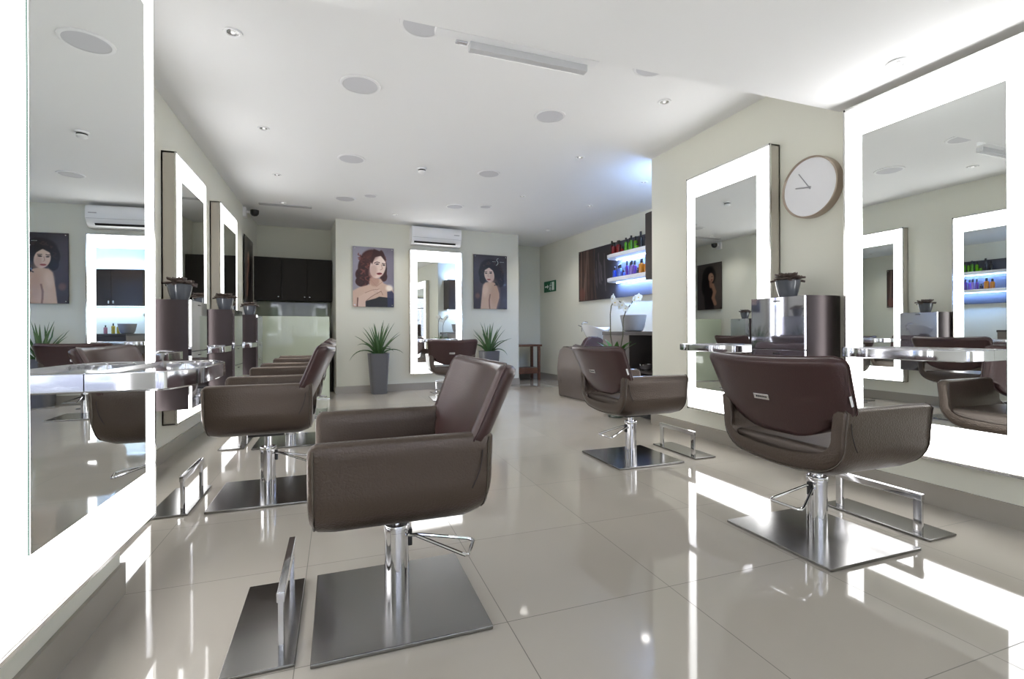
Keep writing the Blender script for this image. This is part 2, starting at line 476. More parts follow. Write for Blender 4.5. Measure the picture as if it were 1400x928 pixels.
def back_geo():
    zlo, zhi = .522, .892
    rows = []
    nr, nc = 44, 28
    for j in range(nr+1):
        v = j/nr; z = zlo+(zhi-zlo)*(v**1.0)
        if z < .63:
            u = (.63-z)/(.63-zlo+.0005); hw = .275*max(.0, 1-u**2.2)**.6
        elif z < .665:
            u = (z-.63)/.035; hw = .275+.068*(1-(1-u)**2)**.5
        else: hw = .343+.026*(z-.665)/(zhi-.665)
        rt = .045
        if z > zhi-rt: hw -= rt-math.sqrt(max(0, rt*rt-(z-(zhi-rt))**2))
        hw = max(hw, .05); row = []
        for i in range(nc+1):
            y = hw*(2*i/nc-1)
            x = -.238-.115*(z-zlo)/(zhi-zlo)-.025*((z-zlo)/(zhi-zlo))**2 + .058*(abs(y)/.36)**2.2 + .03*(1-(z-zlo)/(zhi-zlo))**2
            row.append((x, y, z - .010*(1-(y/.34)**2)*v))
        rows.append(row)
    return rows
def make_chair(label, loc, rz, lift=0., pump=0.):
    t = thing('styling_chair', label, 'chair', loc, rz)
    top = []
    bm, rim = shell_bm(); top.append(obj('armrest_shell', bm, M_taupe, t, ang=60))
    bm = bm_new(); add_tube(bm, rim[0], .0035, 6); p_ = obj('piping', bm, M_pipe, top[0])
    bm = bm_new(); add_tube(bm, rim[1], .0035, 6); obj('piping', bm, M_pipe, top[0])
    # dart seams on the outer arm faces
    for s in (1, -1):
        bm = bm_new()
        add_tube(bm, [(-.225+.03*u, s*(.3215-.0155*u**3*1.2), .605-.165*u) if False else (-.235+.035*u**2, s*.3355, .62-.12*u) for u in [i/8 for i in range(9)]], .0022, 6)
        obj('seam', bm, M_seam, top[0])
    bm = bm_new(); b2(bm, -.245, .275, -.272, .272, .405, .500, bev=.026, seg=4)
    top.append(obj('seat', bm, M_seat, t))
    rows = back_geo(); bm = bm_new(); th = .033
    F = []; B = []
    nr, nc = len(rows)-1, len(rows[0])-1
    # pillow-edged slab: front and back sheets, edges pulled together
    def sheet(sgn):
        g = []
        for j, row in enumerate(rows):
            rr = []
            for i, p in enumerate(row):
                e = min(i, nc-i, (nr-j)*.7, j*.7)
                k = math.sqrt(max(0, 1-(1-min(1, e/2.6))**2))
                k = .35+.65*k
                rr.append(bm.verts.new((p[0]+sgn*th*k, p[1], p[2]+sgn*th*k*.28)))
            g.append(rr)
        return g
    Fs, Bs = sheet(1), sheet(-1)
    for g in (Fs, Bs):
        for j in range(nr):
            for i in range(nc): bm.faces.new([g[j][i], g[j][i+1], g[j+1][i+1], g[j+1][i]])
    idx = [(0, i) for i in range(nc+1)] + [(j, nc) for j in range(1, nr+1)] + [(nr, i) for i in range(nc-1, -1, -1)] + [(j, 0) for j in range(nr-1, 0, -1)]
    for a, b in zip(idx, idx[1:]+idx[:1]):
        bm.faces.new([Fs[a[0]][a[1]], Fs[b[0]][b[1]], Bs[b[0]][b[1]], Bs[a[0]][a[1]]])
    pipe = [Fs[a[0]][a[1]].co.copy() for a in idx[nc:2*nc+2*nr-nc+nr]] if False else [Fs[j][i].co.copy() for j, i in idx]
    bk = obj('backrest', bm, M_dark, t, ang=75); bk['label'] = 'dark maroon backrest'; top.append(bk)
    bm = bm_new(); add_tube(bm, pipe, .004, 6, closed=True); obj('piping', bm, M_dark, bk)
    bm = bm_new(); mid = rows[22][14]
    add_box(bm, (mid[0]-th-.004, .02, mid[2]-.008), (.005, .084, .027), .001, 1, Matrix.Rotation(R(-19), 3, 'Y'))
    bd = obj('badge', bm, M_chrome, bk); bd['label'] = 'small silver name badge'
    bm = bm_new()
    for k in range(6):
        add_box(bm, (mid[0]-th-.007, .02-.029+.0105*k+.001, mid[2]-.008), (.001, .007, .008), 0, 1, Matrix.Rotation(R(-19), 3, 'Y'))
    obj('lettering', bm, M_black, bd)
    bm = bm_new(); e = rows[24][nc]
    add_box(bm, (e[0]-.012, e[1]*-1-.0035, e[2]-.01), (.012, .003, .045), .0008, 1, Matrix.Rotation(R(-19), 3, 'Y'))
    obj('side_tag', bm, M_white, bk)
    bm = bm_new(); b2(bm, -.1, .1, -.09, .09, .335, .36, bev=.006); top.append(obj('mounting_plate', bm, M_black, t))
    for o in top: o.location.z = lift
    bm = bm_new(); add_lathe(bm, [(.0235, .26), (.0235, .345+lift)], seg=20); obj('piston', bm, M_chrome, t)
    bm = bm_new(); add_lathe(bm, [(.044, .012), (.044, .268), (.047, .270), (.047, .290), (.044, .294), (.026, .295)], seg=36)
    col = obj('column', bm, M_chrome, t)
    bm = bm_new(); b2(bm, -.056, -.03, -.012, .012, .205, .268, bev=.004); obj('pump_valve', bm, M_black, t)
    z = .252
    P = [(-.045, .012, z), (-.075, .016, z+.002), (-.245, .070, z-.040), (-.262, .073, z-.045), (-.272, .066, z-.048),
         (-.280, -.060, z-.052), (-.272, -.070, z-.051), (-.255, -.070, z-.046), (-.075, -.016, z-.008), (-.045, -.012, z-.01)]
    bm = bm_new(); add_tube(bm, P, .0065, 8)
    pe = obj('pump_lever', bm, M_chrome, t); pe.rotation_euler.z = pump
    bm = bm_new(); b2(bm, -.285, .285, -.285, .285, 0.001, .015, bev=.003); obj('base_plate', bm, M_brush, t)
    return t
chairs = [('maroon and taupe styling chair closest to the camera, seen from its side', (.205, 1.84, 0), PI, 0., -.35),
          ('taupe styling chair at lower left, second in the left row', (-.41, 3.37, 0), PI, .035, -.2),
          ('styling chair third in the left row, mostly behind the second', (-.41, 4.92, 0), PI, .035, -.2),
          ('styling chair last in the left row, nearest the kitchen nook', (-.41, 6.5, 0), PI, .035, -.2),
          ('dark backed styling chair at right, facing the big right mirror', (2.20, 1.72, 0), 0., 0., .2),
          ('styling chair in the middle ground right, facing the mirror beside the clock', (2.19, 3.30, 0), -.0, 0., .2),
          ('styling chair seen from behind at the back wall mirror', (1.60, 7.22, 0), A0+PI/2-.14, 0., .2)]
for a in chairs: make_chair(*a)

def make_foot(label, loc, rz):
    t = thing('footrest', label, 'footrest', loc, rz, 'steel footrests in front of the chairs')
    bm = bm_new(); b2(bm, -.10, .10, -.27, .27, 0.001, .012, bev=.003); obj('base_plate', bm, M_brush, t)
    bm = bm_new(); w, h = .014, .185
    x0, x1 = .050, .066
    b2(bm, x0, x1, -.215, -.177, .012, h, bev=.002); b2(bm, x0, x1, .177, .215, .012, h, bev=.002); b2(bm, x0-.004, x1+.004, -.217, .217, h-.012, h+.02, bev=.003)
    obj('foot_bar', bm, M_chrome, t)
    return t
f0 = make_foot('steel footrest in front of the nearest styling chair', (-.225, 1.855, 0), 0)
for l, p, r in (('steel footrest beside the big left panel, in front of the second left chair', (-.875, 3.37, 0), 0),
                ('steel footrest in front of the third left chair', (-.86, 4.98, 0), 0),
                ('steel footrest in front of the last left chair', (-.86, 6.55, 0), 0),
                ('steel footrest in front of the right foreground chair', (2.725, 1.75, 0), PI),
                ('steel footrest in front of the middle right chair', (2.715, 3.33, 0), PI),
                ('steel footrest before the back wall mirror', W(1.70, -.55), A0-PI/2)):
    o = dup(f0, Vector(p), r, l)
for o in list(bpy.data.objects):
    if o.name.startswith('footrest') and 'group' in o: del o['group']

# ------------------------------------------------------------------ back wall items
def wthing(name, label, cat, s, t, z, rz=0, group=None):
    return thing(name, label, cat, W(s, t, z), A0+rz, group)
# air conditioner : local x along wall, -y towards room
ac = wthing('air_conditioner', 'white air conditioner on the back wall above the lit mirror', 'air conditioner', 1.65, 0, 2.51)
bm = bm_new()
prof = [(0, .0), (-.10, .0), (-.135, .02), (-.165, .06), (-.195, .13), (-.20, .20), (-.195, .28), (-.18, .305), (0, .31)]
A = [bm.verts.new((-.44, y-.002, z)) for y, z in prof]; B = [bm.verts.new((.44, y-.002, z)) for y, z in prof]
bm.faces.new(A); bm.faces.new(B[::-1])
for i in range(len(prof)): bm.faces.new([A[i], B[i], B[(i+1) % len(prof)], A[(i+1) % len(prof)]])
body = obj('body', bm, M_white, ac, ang=50)
bm = bm_new(); add_box(bm, (-.03, -.1535, .039), (.74, .004, .047), 0, 1, Matrix.Rotation(R(36.9), 3, 'X')); obj('outlet', bm, M_black, ac)
bm = bm_new(); add_box(bm, (-.03, -.152, .018), (.74, .035, .006), .002, 1, Matrix.Rotation(R(-25), 3, 'X')); obj('louvre', bm, M_white, ac)
bm = bm_new(); b2(bm, -.43, .43, -.204, -.199, .118, .122); obj('panel_line', bm, M_grey, ac)
bm = bm_new(); b2(bm, .30, .40, -.205, -.2, .19, .205); obj('display', bm, M_grey, ac)

# ------- portraits (vertex-coloured prints)
def canvas(w, h, col): 
    a = np.zeros((h, w, 3)); a[:] = np.array(col)/255.; return a
class Pn:
    def __init__(s, x0, y0, x1, y1, w, h, bg):
        s.a = canvas(w, h, bg); s.w, s.h = w, h
        X = x0+(x1-x0)*(np.arange(w)+.5)/w; Y = y0+(y1-y0)*(np.arange(h)+.5)/h
        s.X, s.Y = np.meshgrid(X, Y)
    def mix(s, m, col):
        m = np.clip(m, 0, 1)[..., None]; s.a = s.a*(1-m)+np.array(col)/255.*m
    def el(s, cx, cy, rx, ry, col, ang=0, soft=.15, op=1.):
        c, d = math.cos(R(ang)), math.sin(R(ang)); dx, dy = s.X-cx, s.Y-cy
        u = (dx*c+dy*d)/rx; v = (-dx*d+dy*c)/ry
        q = np.sqrt(u*u+v*v); s.mix(op*np.clip((1-q)/soft+.5, 0, 1), col)
    def st(s, pts, r, col, op=1., soft=.5):
        for (xa, ya), (xb, yb) in zip(pts, pts[1:]):
            n = max(2, int(math.hypot(xb-xa, yb-ya)/(r*.7)))
            for k in range(n+1): s.el(xa+(xb-xa)*k/n, ya+(yb-ya)*k/n, r, r, col, 0, soft, op)
    def poly(s, pts, col, op=1., soft=6.):
        inside = np.zeros(s.X.shape, bool); dist = np.full(s.X.shape, 1e9)
        for (xa, ya), (xb, yb) in zip(pts, pts[1:]+pts[:1]):
            cond = ((ya > s.Y) != (yb > s.Y)) & (s.X < (xb-xa)*(s.Y-ya)/((yb-ya) or 1e-9)+xa)
            inside ^= cond
            L = (xb-xa)**2+(yb-ya)**2 or 1e-9; t = np.clip(((s.X-xa)*(xb-xa)+(s.Y-ya)*(yb-ya))/L, 0, 1)
            dist = np.minimum(dist, np.hypot(s.X-xa-t*(xb-xa), s.Y-ya-t*(yb-ya)))
        sd = np.where(inside, dist, -dist); s.mix(op*np.clip(sd/soft+.5, 0, 1), col)
def srgb2lin(a): return np.where(a <= .04045, a/12.92, ((a+.055)/1.055)**2.4)
def print_plane(name, P, x0, x1, z0, z1, y, parent):
    h, w = P.h, P.w; vs = []; 
    for j in range(h):
        for i in range(w): vs.append((x0+(x1-x0)*i/(w-1), y, z1-(z1-z0)*j/(h-1)))
    fs = [(j*w+i, (j+1)*w+i, (j+1)*w+i+1, j*w+i+1) for j in range(h-1) for i in range(w-1)]
    me = bpy.data.meshes.new(name); me.from_pydata(vs, [], fs)
    ca = me.color_attributes.new('Col', 'FLOAT_COLOR', 'POINT')
    lin = srgb2lin(np.clip(P.a, 0, 1)).reshape(-1, 3); ca.data.foreach_set('color', np.hstack([lin, np.ones((len(lin), 1))]).ravel())
    me.materials.append(M_print); o = bpy.data.objects.new(name, me); C.objects.link(o); o.parent = parent; return o
def poster(label, root_args, P, w, h, name='wall_poster'):
    # local: x along the wall, -y towards the room, z up
    t = thing(name, label, 'poster', *root_args)
    bm = bm_new(); b2(bm, -w/2, w/2, -.030, -.022, 0, h); obj('backing_panel', bm, M_black, t)
    print_plane('print', P, -w/2, w/2, 0, h, -.0305, t)
    for sx in (-1, 1):
        for z in (.03, h-.03):
            bm = bm_new(); add_lathe(bm, [(.009, -.038), (.009, 0)], (sx*(w/2-.03), 0, z), seg=12, axis='y'); obj('standoff_bolt', bm, M_chrome, t)
    return t
rnd = random.Random(11)
P = Pn(105, 98, 570, 805, 112, 168, (150, 146, 160))
P.el(520, 300, 120, 300, (118, 112, 128), 0, .8, .8); P.el(160, 200, 120, 200, (168, 165, 182), 0, .8, .6)
for cx, cy, rx, ry, an in ((330, 250, 135, 120, 0), (265, 330, 100, 150, 10), (230, 430, 95, 90, 20), (210, 510, 75, 60, 0), (440, 300, 45, 170, -6), (450, 440, 42, 60, 0)):
    P.el(cx, cy, rx, ry, (58, 24, 26), an, .12)
for k in range(46):
    x = rnd.choice([rnd.uniform(160, 320)]*3+[rnd.uniform(430, 470)]); y = rnd.uniform(180, 540); c = rnd.choice([(98, 46, 44), (32, 12, 16), (120, 62, 58), (44, 18, 20)])
    pts = [(x+22*math.sin(u*2.2+k), y+u*18) for u in range(4)]; P.st(pts, 6, c, .5)
P.poly([(100, 620), (180, 575), (290, 540), (300, 470), (420, 470), (450, 520), (540, 560), (575, 640), (575, 810), (100, 810)], (206, 176, 158), 1, 14)
P.el(345, 500, 55, 60, (176, 138, 122), 0, .4, .8)
P.el(385, 330, 88, 135, (226, 204, 194), 14, .10)
P.el(330, 380, 45, 80, (190, 158, 148), 10, .6, .7)
P.el(425, 240, 50, 45, (236, 218, 210), 0, .6, .7)
P.st([(345, 285), (375, 270), (405, 278)], 5, (70, 42, 40)); P.st([(435, 285), (465, 288)], 5, (70, 42, 40))
P.el(378, 296, 20, 8, (50, 34, 40), -5, .3); P.el(453, 304, 17, 8, (50, 34, 40), 5, .3)
P.st([(425, 300), (436, 345), (425, 360), (412, 362)], 4, (178, 138, 128), .8)
P.el(402, 408, 31, 13, (128, 40, 48), -4, .25); P.el(400, 404, 28, 2.5, (80, 20, 28), -4, .5)
P.el(300, 200, 90, 60, (92, 44, 42), -25, .8, .6)
P.poly([(340, 120), (430, 150), (480, 230), (470, 260), (420, 195), (355, 215), (320, 300), (300, 260)], (58, 24, 26), 1, 10)
P.poly([(245, 735), (360, 700), (400, 680), (520, 690), (575, 700), (575, 812), (245, 812)], (18, 20, 30), 1, 5)
P.poly([(490, 620), (540, 600), (575, 650), (575, 810), (495, 810)], (44, 48, 84), .9, 10)
P.poly([(150, 800), (165, 690), (240, 640), (330, 600), (400, 590), (420, 610), (350, 650), (300, 690), (245, 740), (245, 805)], (214, 186, 170), 1, 8)
for k in range(4): P.st([(330+k*8, 600+k*14), (390, 588+k*15)], 6, (222, 196, 182), .9); P.st([(330+k*8, 608+k*14), (388, 596+k*15)], 2, (140, 96, 86), .8)
P.st([(155, 800), (160, 700)], 7, (96, 60, 50), .7)
P.st([(250, 735), (300, 690), (350, 655), (420, 615)], 3, (120, 80, 70), .8); P.st([(240, 640), (330, 600), (400, 588)], 2.5, (140, 98, 88), .8); P.st([(420, 612), (440, 660)], 3, (150, 108, 98), .7)
P.el(515, 575, 40, 36, (250, 240, 228), 0, .7, .85)
P.st([(300, 480), (370, 560), (440, 500)], 3, (170, 130, 116), .6)
poster('portrait poster of a woman with wavy auburn hair, left on the back wall', (W(.595, 0, 1.43), A0), P, .67, 1.0)
P2 = Pn(115, 105, 540, 810, 108, 168, (62, 54, 60))
P2.el(160, 400, 120, 250, (84, 74, 82), 0, .9, .6); P2.el(165, 640, 26, 34, (128, 96, 84), 0, .8, .8)
for cx, cy, rx, ry in ((330, 270, 130, 110), (400, 370, 95, 130), (240, 340, 60, 100), (440, 450, 60, 70), (230, 420, 40, 60)): P2.el(cx, cy, rx, ry, (26, 18, 20), 0, .18)
P2.poly([(235, 500), (265, 465), (330, 450), (390, 470), (412, 520), (436, 600), (438, 660), (415, 740), (400, 815), (200, 815), (215, 650)], (206, 174, 148), 1, 10)
P2.el(380, 620, 60, 170, (184, 148, 122), 0, .8, .7)
P2.st([(322, 620), (310, 690), (312, 760), (318, 815)], 8, (128, 92, 74), .7); P2.el(260, 560, 34, 80, (224, 196, 174), 5, .8, .8)
P2.el(312, 365, 62, 96, (222, 194, 176), -10, .12); P2.el(345, 400, 28, 60, (190, 154, 138), -6, .7, .6)
P2.el(272, 345, 15, 7, (40, 26, 26), 5, .3); P2.el(330, 340, 18, 8, (40, 26, 26), -5, .3)
P2.st([(255, 328), (285, 325)], 4, (60, 38, 36)); P2.st([(315, 322), (348, 324)], 4, (60, 38, 36))
P2.st([(300, 345), (294, 385), (306, 392)], 3, (176, 138, 124), .8); P2.el(306, 425, 24, 10, (150, 74, 70), 0, .3)
for k in range(44):
    a = rnd.uniform(0, 2*PI); x = 350+130*math.cos(a); y = 330+140*math.sin(a)
    if (x < 385 and y > 250 and x > 225) or y > 470: continue
    P2.st([(x+14*math.sin(u*1.6+k), y+u*12) for u in range(4)], 6, rnd.choice([(54, 36, 36), (16, 10, 12), (70, 48, 46)]), .55)
P2.poly([(235, 300), (260, 235), (330, 230), (380, 290), (350, 300), (310, 268), (262, 300)], (26, 18, 20), 1, 8)
po2 = poster('portrait poster of a dark curly haired woman with bare back, right on the back wall', (W(2.71, 0, 1.43), A0), P2, .67, 1.0)
bm = bm_new()
def PX(x, y): return (-.335+.67*(x-115)/425, -.0325, 1.0*(1-(y-105)/705))
add_tube(bm, [PX(428, 142), PX(412, 150), PX(406, 168), PX(420, 185), PX(425, 205), PX(410, 228), PX(398, 232)], .0035, 5)
for x in range(350, 395, 9): add_tube(bm, [PX(x, 184), PX(x+6, 190)], .002, 4)
for x in range(448, 494, 9): add_tube(bm, [PX(x, 192), PX(x+6, 186)], .002, 4)
obj('logo', bm, M_signw, po2)
P3 = Pn(0, 0, 100, 160, 50, 80, (70, 62, 60))
P3.el(40, 90, 60, 80, (88, 78, 74), 0, .9, .5)
P3.el(50, 45, 26, 34, (18, 13, 14), 0, .2); P3.el(60, 75, 20, 40, (18, 13, 14), 0, .3)
P3.poly([(30, 78), (46, 70), (64, 78), (70, 110), (66, 162), (30, 162), (34, 110)], (30, 24, 26), 1, 4)
P3.el(42, 50, 11, 16, (168, 128, 108), 8, .2); P3.el(38, 47, 3, 1.5, (40, 24, 24)); P3.el(39, 58, 4, 2, (120, 60, 56))
P3.st([(36, 76), (28, 100), (34, 120), (26, 140)], 6, (150, 112, 92)); P3.st([(44, 66), (42, 80)], 6, (140, 102, 84))
poster('dark portrait poster of a woman with long hair on the left wall beside the nook', ((XL, 8.29, 1.46), PI/2), P3, .72, .98)
P4 = Pn(0, 0, 220, 95, 150, 66, (44, 40, 47)); P4.poly([(105, -5), (225, -5), (225, 100), (105, 100)], (78, 80, 92), 1, 30)  # right part lighter grey-blue: shelf LED glow painted into the print
for k in range(60):
    x = rnd.gauss(22, 11); 
    if x < 2: continue
    P4.st([(x, 3), (x+rnd.uniform(-3, 3), 45), (x+rnd.uniform(-5, 5), 92)], 1.6, rnd.choice([(92, 70, 64), (58, 42, 40), (128, 104, 94), (42, 30, 32), (74, 56, 52)]), .45)
P4.el(12, 82, 9, 12, (120, 74, 66), 0, .5, .7)
for k in range(10): x = 50+rnd.random()*30; P4.st([(x, 10+rnd.random()*30), (x+3, 60+rnd.random()*20)], 1, (96, 88, 96), .5)
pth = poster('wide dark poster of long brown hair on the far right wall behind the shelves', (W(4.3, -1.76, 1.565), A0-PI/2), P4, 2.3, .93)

# clock
ck = thing('wall_clock', 'round white wall clock on the right wall between two lit mirrors', 'clock', (XR, 2.52, 2.02), 0)
bm = bm_new(); add_lathe(bm, [(.215, 0), (.215, -.060), (.209, -.064), (.203, -.058), (.203, -.046)], axis='x', seg=64, cap=False); obj('rim', bm, M_clockr, ck)
bm = bm_new(); add_lathe(bm, [(.0005, -.05), (.204, -.05), (.204, -.002), (.0005, -.002)], axis='x', seg=64, cap=False); obj('clock_face', bm, M_clockf, ck)
for nm, dy, dz, w_ in (('hour_hand', .105, .018, .005), ('minute_hand', .08, .115, .0035)):
    bm = bm_new(); add_tube(bm, [(-.054, -dy*.12, -dz*.12), (-.054, dy, dz)], w_, 4); obj(nm, bm, M_hand, ck)
bm = bm_new(); add_lathe(bm, [(.008, -.058), (.008, -.05)], axis='x', seg=12); obj('hub', bm, M_hand, ck)

# aloes in tall planters
def make_aloe(label, s, t_, seed):
    t = wthing('potted_aloe', label, 'plant', s, t_, 0)
    bm = bm_new(); add_lathe(bm, [(.115, 0), (.12, .01), (.165, .65), (.168, .66), (.15, .66), (.146, .60)], seg=48, sq=5); obj('planter', bm, M_planter, t, ang=50)
    bm = bm_new(); add_lathe(bm, [(.0005, .615), (.148, .615)], seg=24, cap=False, sq=5); obj('soil', bm, M_soil, t)
    rn = random.Random(seed); bm = bm_new()
    for k in range(26):
        a = k*2.399+rn.uniform(-.3, .3); lean = (.12+.95*(k/26)**.8)*rn.uniform(.8, 1.15); Ln = rn.uniform(.48, .66)*(1-.12*(k/26))
        d = Vector((math.cos(a), math.sin(a), 0)); s_ = Vector((-math.sin(a), math.cos(a), 0)); c = Vector((d.x*.04*k/26, d.y*.04*k/26, .615)); prev = None
        ang = lean*.7; n = 9
        for i in range(n+1):
            u = i/n; wd = (.030*(1-u)**.8+.0008)*(1 if u > .05 else .8); up = d*(-math.cos(ang))+Vector((0, 0, math.sin(ang)))
            if c.y > .165: c.y = .165-.3*(c.y-.165)
            row = [bm.verts.new(c-s_*wd+up*wd*.35), bm.verts.new(c-up*wd*.5), bm.verts.new(c+s_*wd+up*wd*.35), bm.verts.new(c+up*wd*.05)]
            if prev:
                for q in range(4): bm.faces.new([prev[q], prev[(q+1) % 4], row[(q+1) % 4], row[q]])
            prev = row
            dirv = d*math.sin(ang)+Vector((0, 0, math.cos(ang))); c = c+dirv*(Ln/n); ang += lean*.09*(1 if k < 21 else 2.1)
    obj('leaves', bm, M_leaf, t)
    return t
make_aloe('spiky green aloe in tall grey planter left of the back wall mirror', .64, -.22, 4)
make_aloe('spiky green aloe in tall grey planter right of the back wall mirror', 2.60, -.22, 9)

# ------------------------------------------------------------------ kitchen nook
kc = wthing('wall_cupboard', 'row of dark wall cupboards high in the kitchen nook', 'cupboard', -.62, 1.0, 1.55)
bm = bm_new(); b2(bm, -.60, .61, -.34, -.002, 0, .72); obj('body', bm, M_kitchen, kc)
for k in range(3):
    x0 = -.60+.4033*k; bm = bm_new(); b2(bm, x0+.003, x0+.400, -.362, -.341, .002, .718, bev=.002); dr = obj('door', bm, M_kitchen, kc)
    kx = x0+(.365 if k != 2 else .04)
    bm = bm_new(); add_lathe(bm, [(.006, -.385), (.011, -.380), (.011, -.375), (.005, -.36)], (kx, 0, .06), seg=12, axis='y'); obj('knob', bm, M_chrome, dr)
kb = wthing('base_cupboard', 'dark low cupboard run behind the green glossy screen', 'cupboard', -.61, 1.0, 0)
bm = bm_new(); b2(bm, -.51, .58, -.60, -.02, 0, .86); obj('body', bm, M_kitchen, kb)
bm = bm_new(); b2(bm, -.51, .58, -.62, -.02, .861, .90, bev=.003); obj('worktop', bm, M_black, kb)
for k in range(3):
    x0 = -.51+.3633*k; bm = bm_new(); b2(bm, x0+.003, x0+.360, -.62, -.601, .1, .855, bev=.002); obj('door', bm, M_kitchen, kb)
bm = bm_new(); b2(bm, -1.22, -.01, .98, .997, .905, 1.545); xf(bm); tag(obj('splashback', bm, M_splash), 'glossy olive glass splashback between the kitchen cupboards', 'splashback')
# things on the worktop
cm = wthing('coffee_machine', 'black and silver coffee machine on the nook worktop at right', 'coffee machine', -.17, .70, .90)
bm = bm_new(); b2(bm, -.10, .10, -.13, .13, 0, .05, bev=.006); b2(bm, -.10, .10, .0, .13, .05, .33, bev=.006); b2(bm, -.10, .10, -.13, .0, .24, .33, bev=.01); obj('body', bm, M_black, cm)
bm = bm_new(); b2(bm, -.085, .085, -.136, -.131, .25, .32, bev=.001); obj('front_plate', bm, M_chrome, cm)
bm = bm_new(); add_lathe(bm, [(.018, .20), (.022, .24)], (0, -.07, 0), seg=16); obj('spout', bm, M_chrome, cm)
for k, (s, c_) in enumerate(((-1.02, 'blue lidded box on the left end of the nook worktop'),)):
    bx = wthing('storage_box', c_, 'box', s, .62, .90)
    bm = bm_new(); b2(bm, -.14, .14, -.12, .12, 0, .32, bev=.01); obj('body', bm, mat('glass_box', (.12, .14, .16), .15), bx)
    bm = bm_new(); b2(bm, -.15, .15, -.13, .13, .321, .35, bev=.008); obj('lid', bm, mat('blue_lid', (.02, .03, .16), .35), bx)
# green glossy screen in front of the nook
sc = wthing('glass_screen', 'pale green glossy screen standing in front of the kitchen nook', 'screen', -.63, -.52, 0)
bm = bm_new(); b2(bm, -.50, .49, -.02, .02, .012, 1.245, bev=.003); obj('panel', bm, M_screen, sc)
bm = bm_new(); b2(bm, -.50, .49, -.03, .03, 0.001, .012, bev=.002); obj('floor_rail', bm, M_chrome, sc)
# camera dome
cc = thing('security_camera', 'small black dome camera on a white box high on the left wall', 'camera', (XL, 8.0, 2.70), 0)
bm = bm_new(); b2(bm, 0.002, .045, -.06, .06, 0, .14, bev=.004); obj('wall_box', bm, M_white, cc)
bm = bm_new(); add_tube(bm, [(.045, 0, .08), (.10, 0, .08)], .02, 12); obj('arm', bm, M_white, cc)
bm = bm_new(); add_lathe(bm, [(.0005, 0), (.035, .01), (.055, .035), (.06, .06), (.06, .09), (.0005, .095)], (.15, 0, .02), seg=24, cap=False); obj('dome', bm, M_black, cc)
# far table
ft = wthing('side_table', 'small dark wooden table in the far corridor corner', 'table', 3.80, .70, 0)
bm = bm_new(); b2(bm, -.40, .28, -.2, .2, .70, .74, bev=.006); obj('tabletop', bm, M_wood, ft)
for x, y in ((-.35, -.16), (-.35, .16), (.22, -.16), (.22, .16)):
    bm = bm_new(); b2(bm, x-.025, x+.025, y-.025, y+.025, 0, .70, bev=.003); obj('leg', bm, M_wood, ft)
bm = bm_new(); b2(bm, -.36, .25, -.17, .17, .14, .26, bev=.005); obj('lower_shelf', bm, M_wood, ft)
# exit sign on side wall (local: x along -E2..., using poster frame: rz = A0-PI/2, -y local = towards room)
ex = thing('exit_sign', 'green exit pictogram sign on the far right wall', 'sign', W(4.3, .54, 1.84), A0-PI/2)
bm = bm_new(); b2(bm, -.25, .25, -.014, -.002, 0, .23, bev=.002); obj('sign_plate', bm, M_green, ex)
bm = bm_new(); b2(bm, .09, .19, -.0165, -.0145, .03, .20); obj('door_symbol', bm, M_signw, ex)
bm = bm_new()
for (x0, x1, z0, z1) in ((-.20, -.10, .10, .13),): b2(bm, x0, x1, -.0165, -.0145, z0, z1)
add_prism_pts = [(-.10, .16), (-.10, .07), (-.04, .115)]
v0 = [bm.verts.new((x, -.0165, z)) for x, z in add_prism_pts]; v1 = [bm.verts.new((x, -.0145, z)) for x, z in add_prism_pts]
bm.faces.new(v0); bm.faces.new(v1[::-1])
for i in range(3): bm.faces.new([v0[i], v0[(i+1) % 3], v1[(i+1) % 3], v1[i]])
obj('arrow_symbol', bm, M_signw, ex)
bm = bm_new(); 
add_lathe(bm, [(.013, -.0165), (.013, -.0145)], (.04, 0, .18), seg=12, axis='y')
add_tube(bm, [(.035, -.0155, .155), (.02, -.0155, .10), (.045, -.0155, .07), (.035, -.0155, .03)], .008, 5); add_tube(bm, [(.02, -.0155, .10), (0, -.0155, .06), (-.02, -.0155, .05)], .008, 5)
add_tube(bm, [(.0, -.0155, .13), (.035, -.0155, .15), (.07, -.0155, .13)], .006, 5); obj('running_figure', bm, M_signw, ex)

# ------------------------------------------------------------------ product shelves on the side wall
def sh(zt_, lab):
    t = thing('display_shelf', lab, 'shelf', W(4.3, -2.30, zt_), A0-PI/2)
    # local x: + is towards camera along the wall
    bm = bm_new(); pts = [(.62, 0), (.62, -.27), (-.34, -.27), (-.46, -.24), (-.55, -.14), (-.56, 0)]
    add_prism(bm, [(x, y-.032) for x, y in pts], -.055, 0); obj('shelf_board', bm, M_shelf, t)
    bm = bm_new(); b2(bm, -.48, .58, -.075, -.06, -.065, -.056); led = obj('led_strip', bm, M_led, t); led['label'] = 'glowing blue-white light strip'
    return t
sh(2.245, 'upper white lit shelf holding red and green bottles'); sh(1.865, 'lower white lit shelf holding blue and purple bottles')
def make_bottle(name, label, col, x, z, off, hgt, r, cap=True, grp=None, square=False, capc=None):
    p = W(4.3, -2.30, z) + E2*(-x) - E1*(off)
    t = thing(name, label, 'bottle', p, A0, grp)
    m = mat(name+'_col', col, .15, coat=.5); bm = bm_new(); body = hgt*.72
    add_lathe(bm, [(r*.92, 0), (r, .006), (r, body-.02), (r*.75, body-.004), (r*.4, body)], seg=20, sq=4 if square else 0); obj('body', bm, m, t)
    bm = bm_new(); add_lathe(bm, [(r*.62, body), (r*.62, hgt-.003), (r*.5, hgt)], seg=16); obj('cap', bm, capc or M_black, t)
    return t
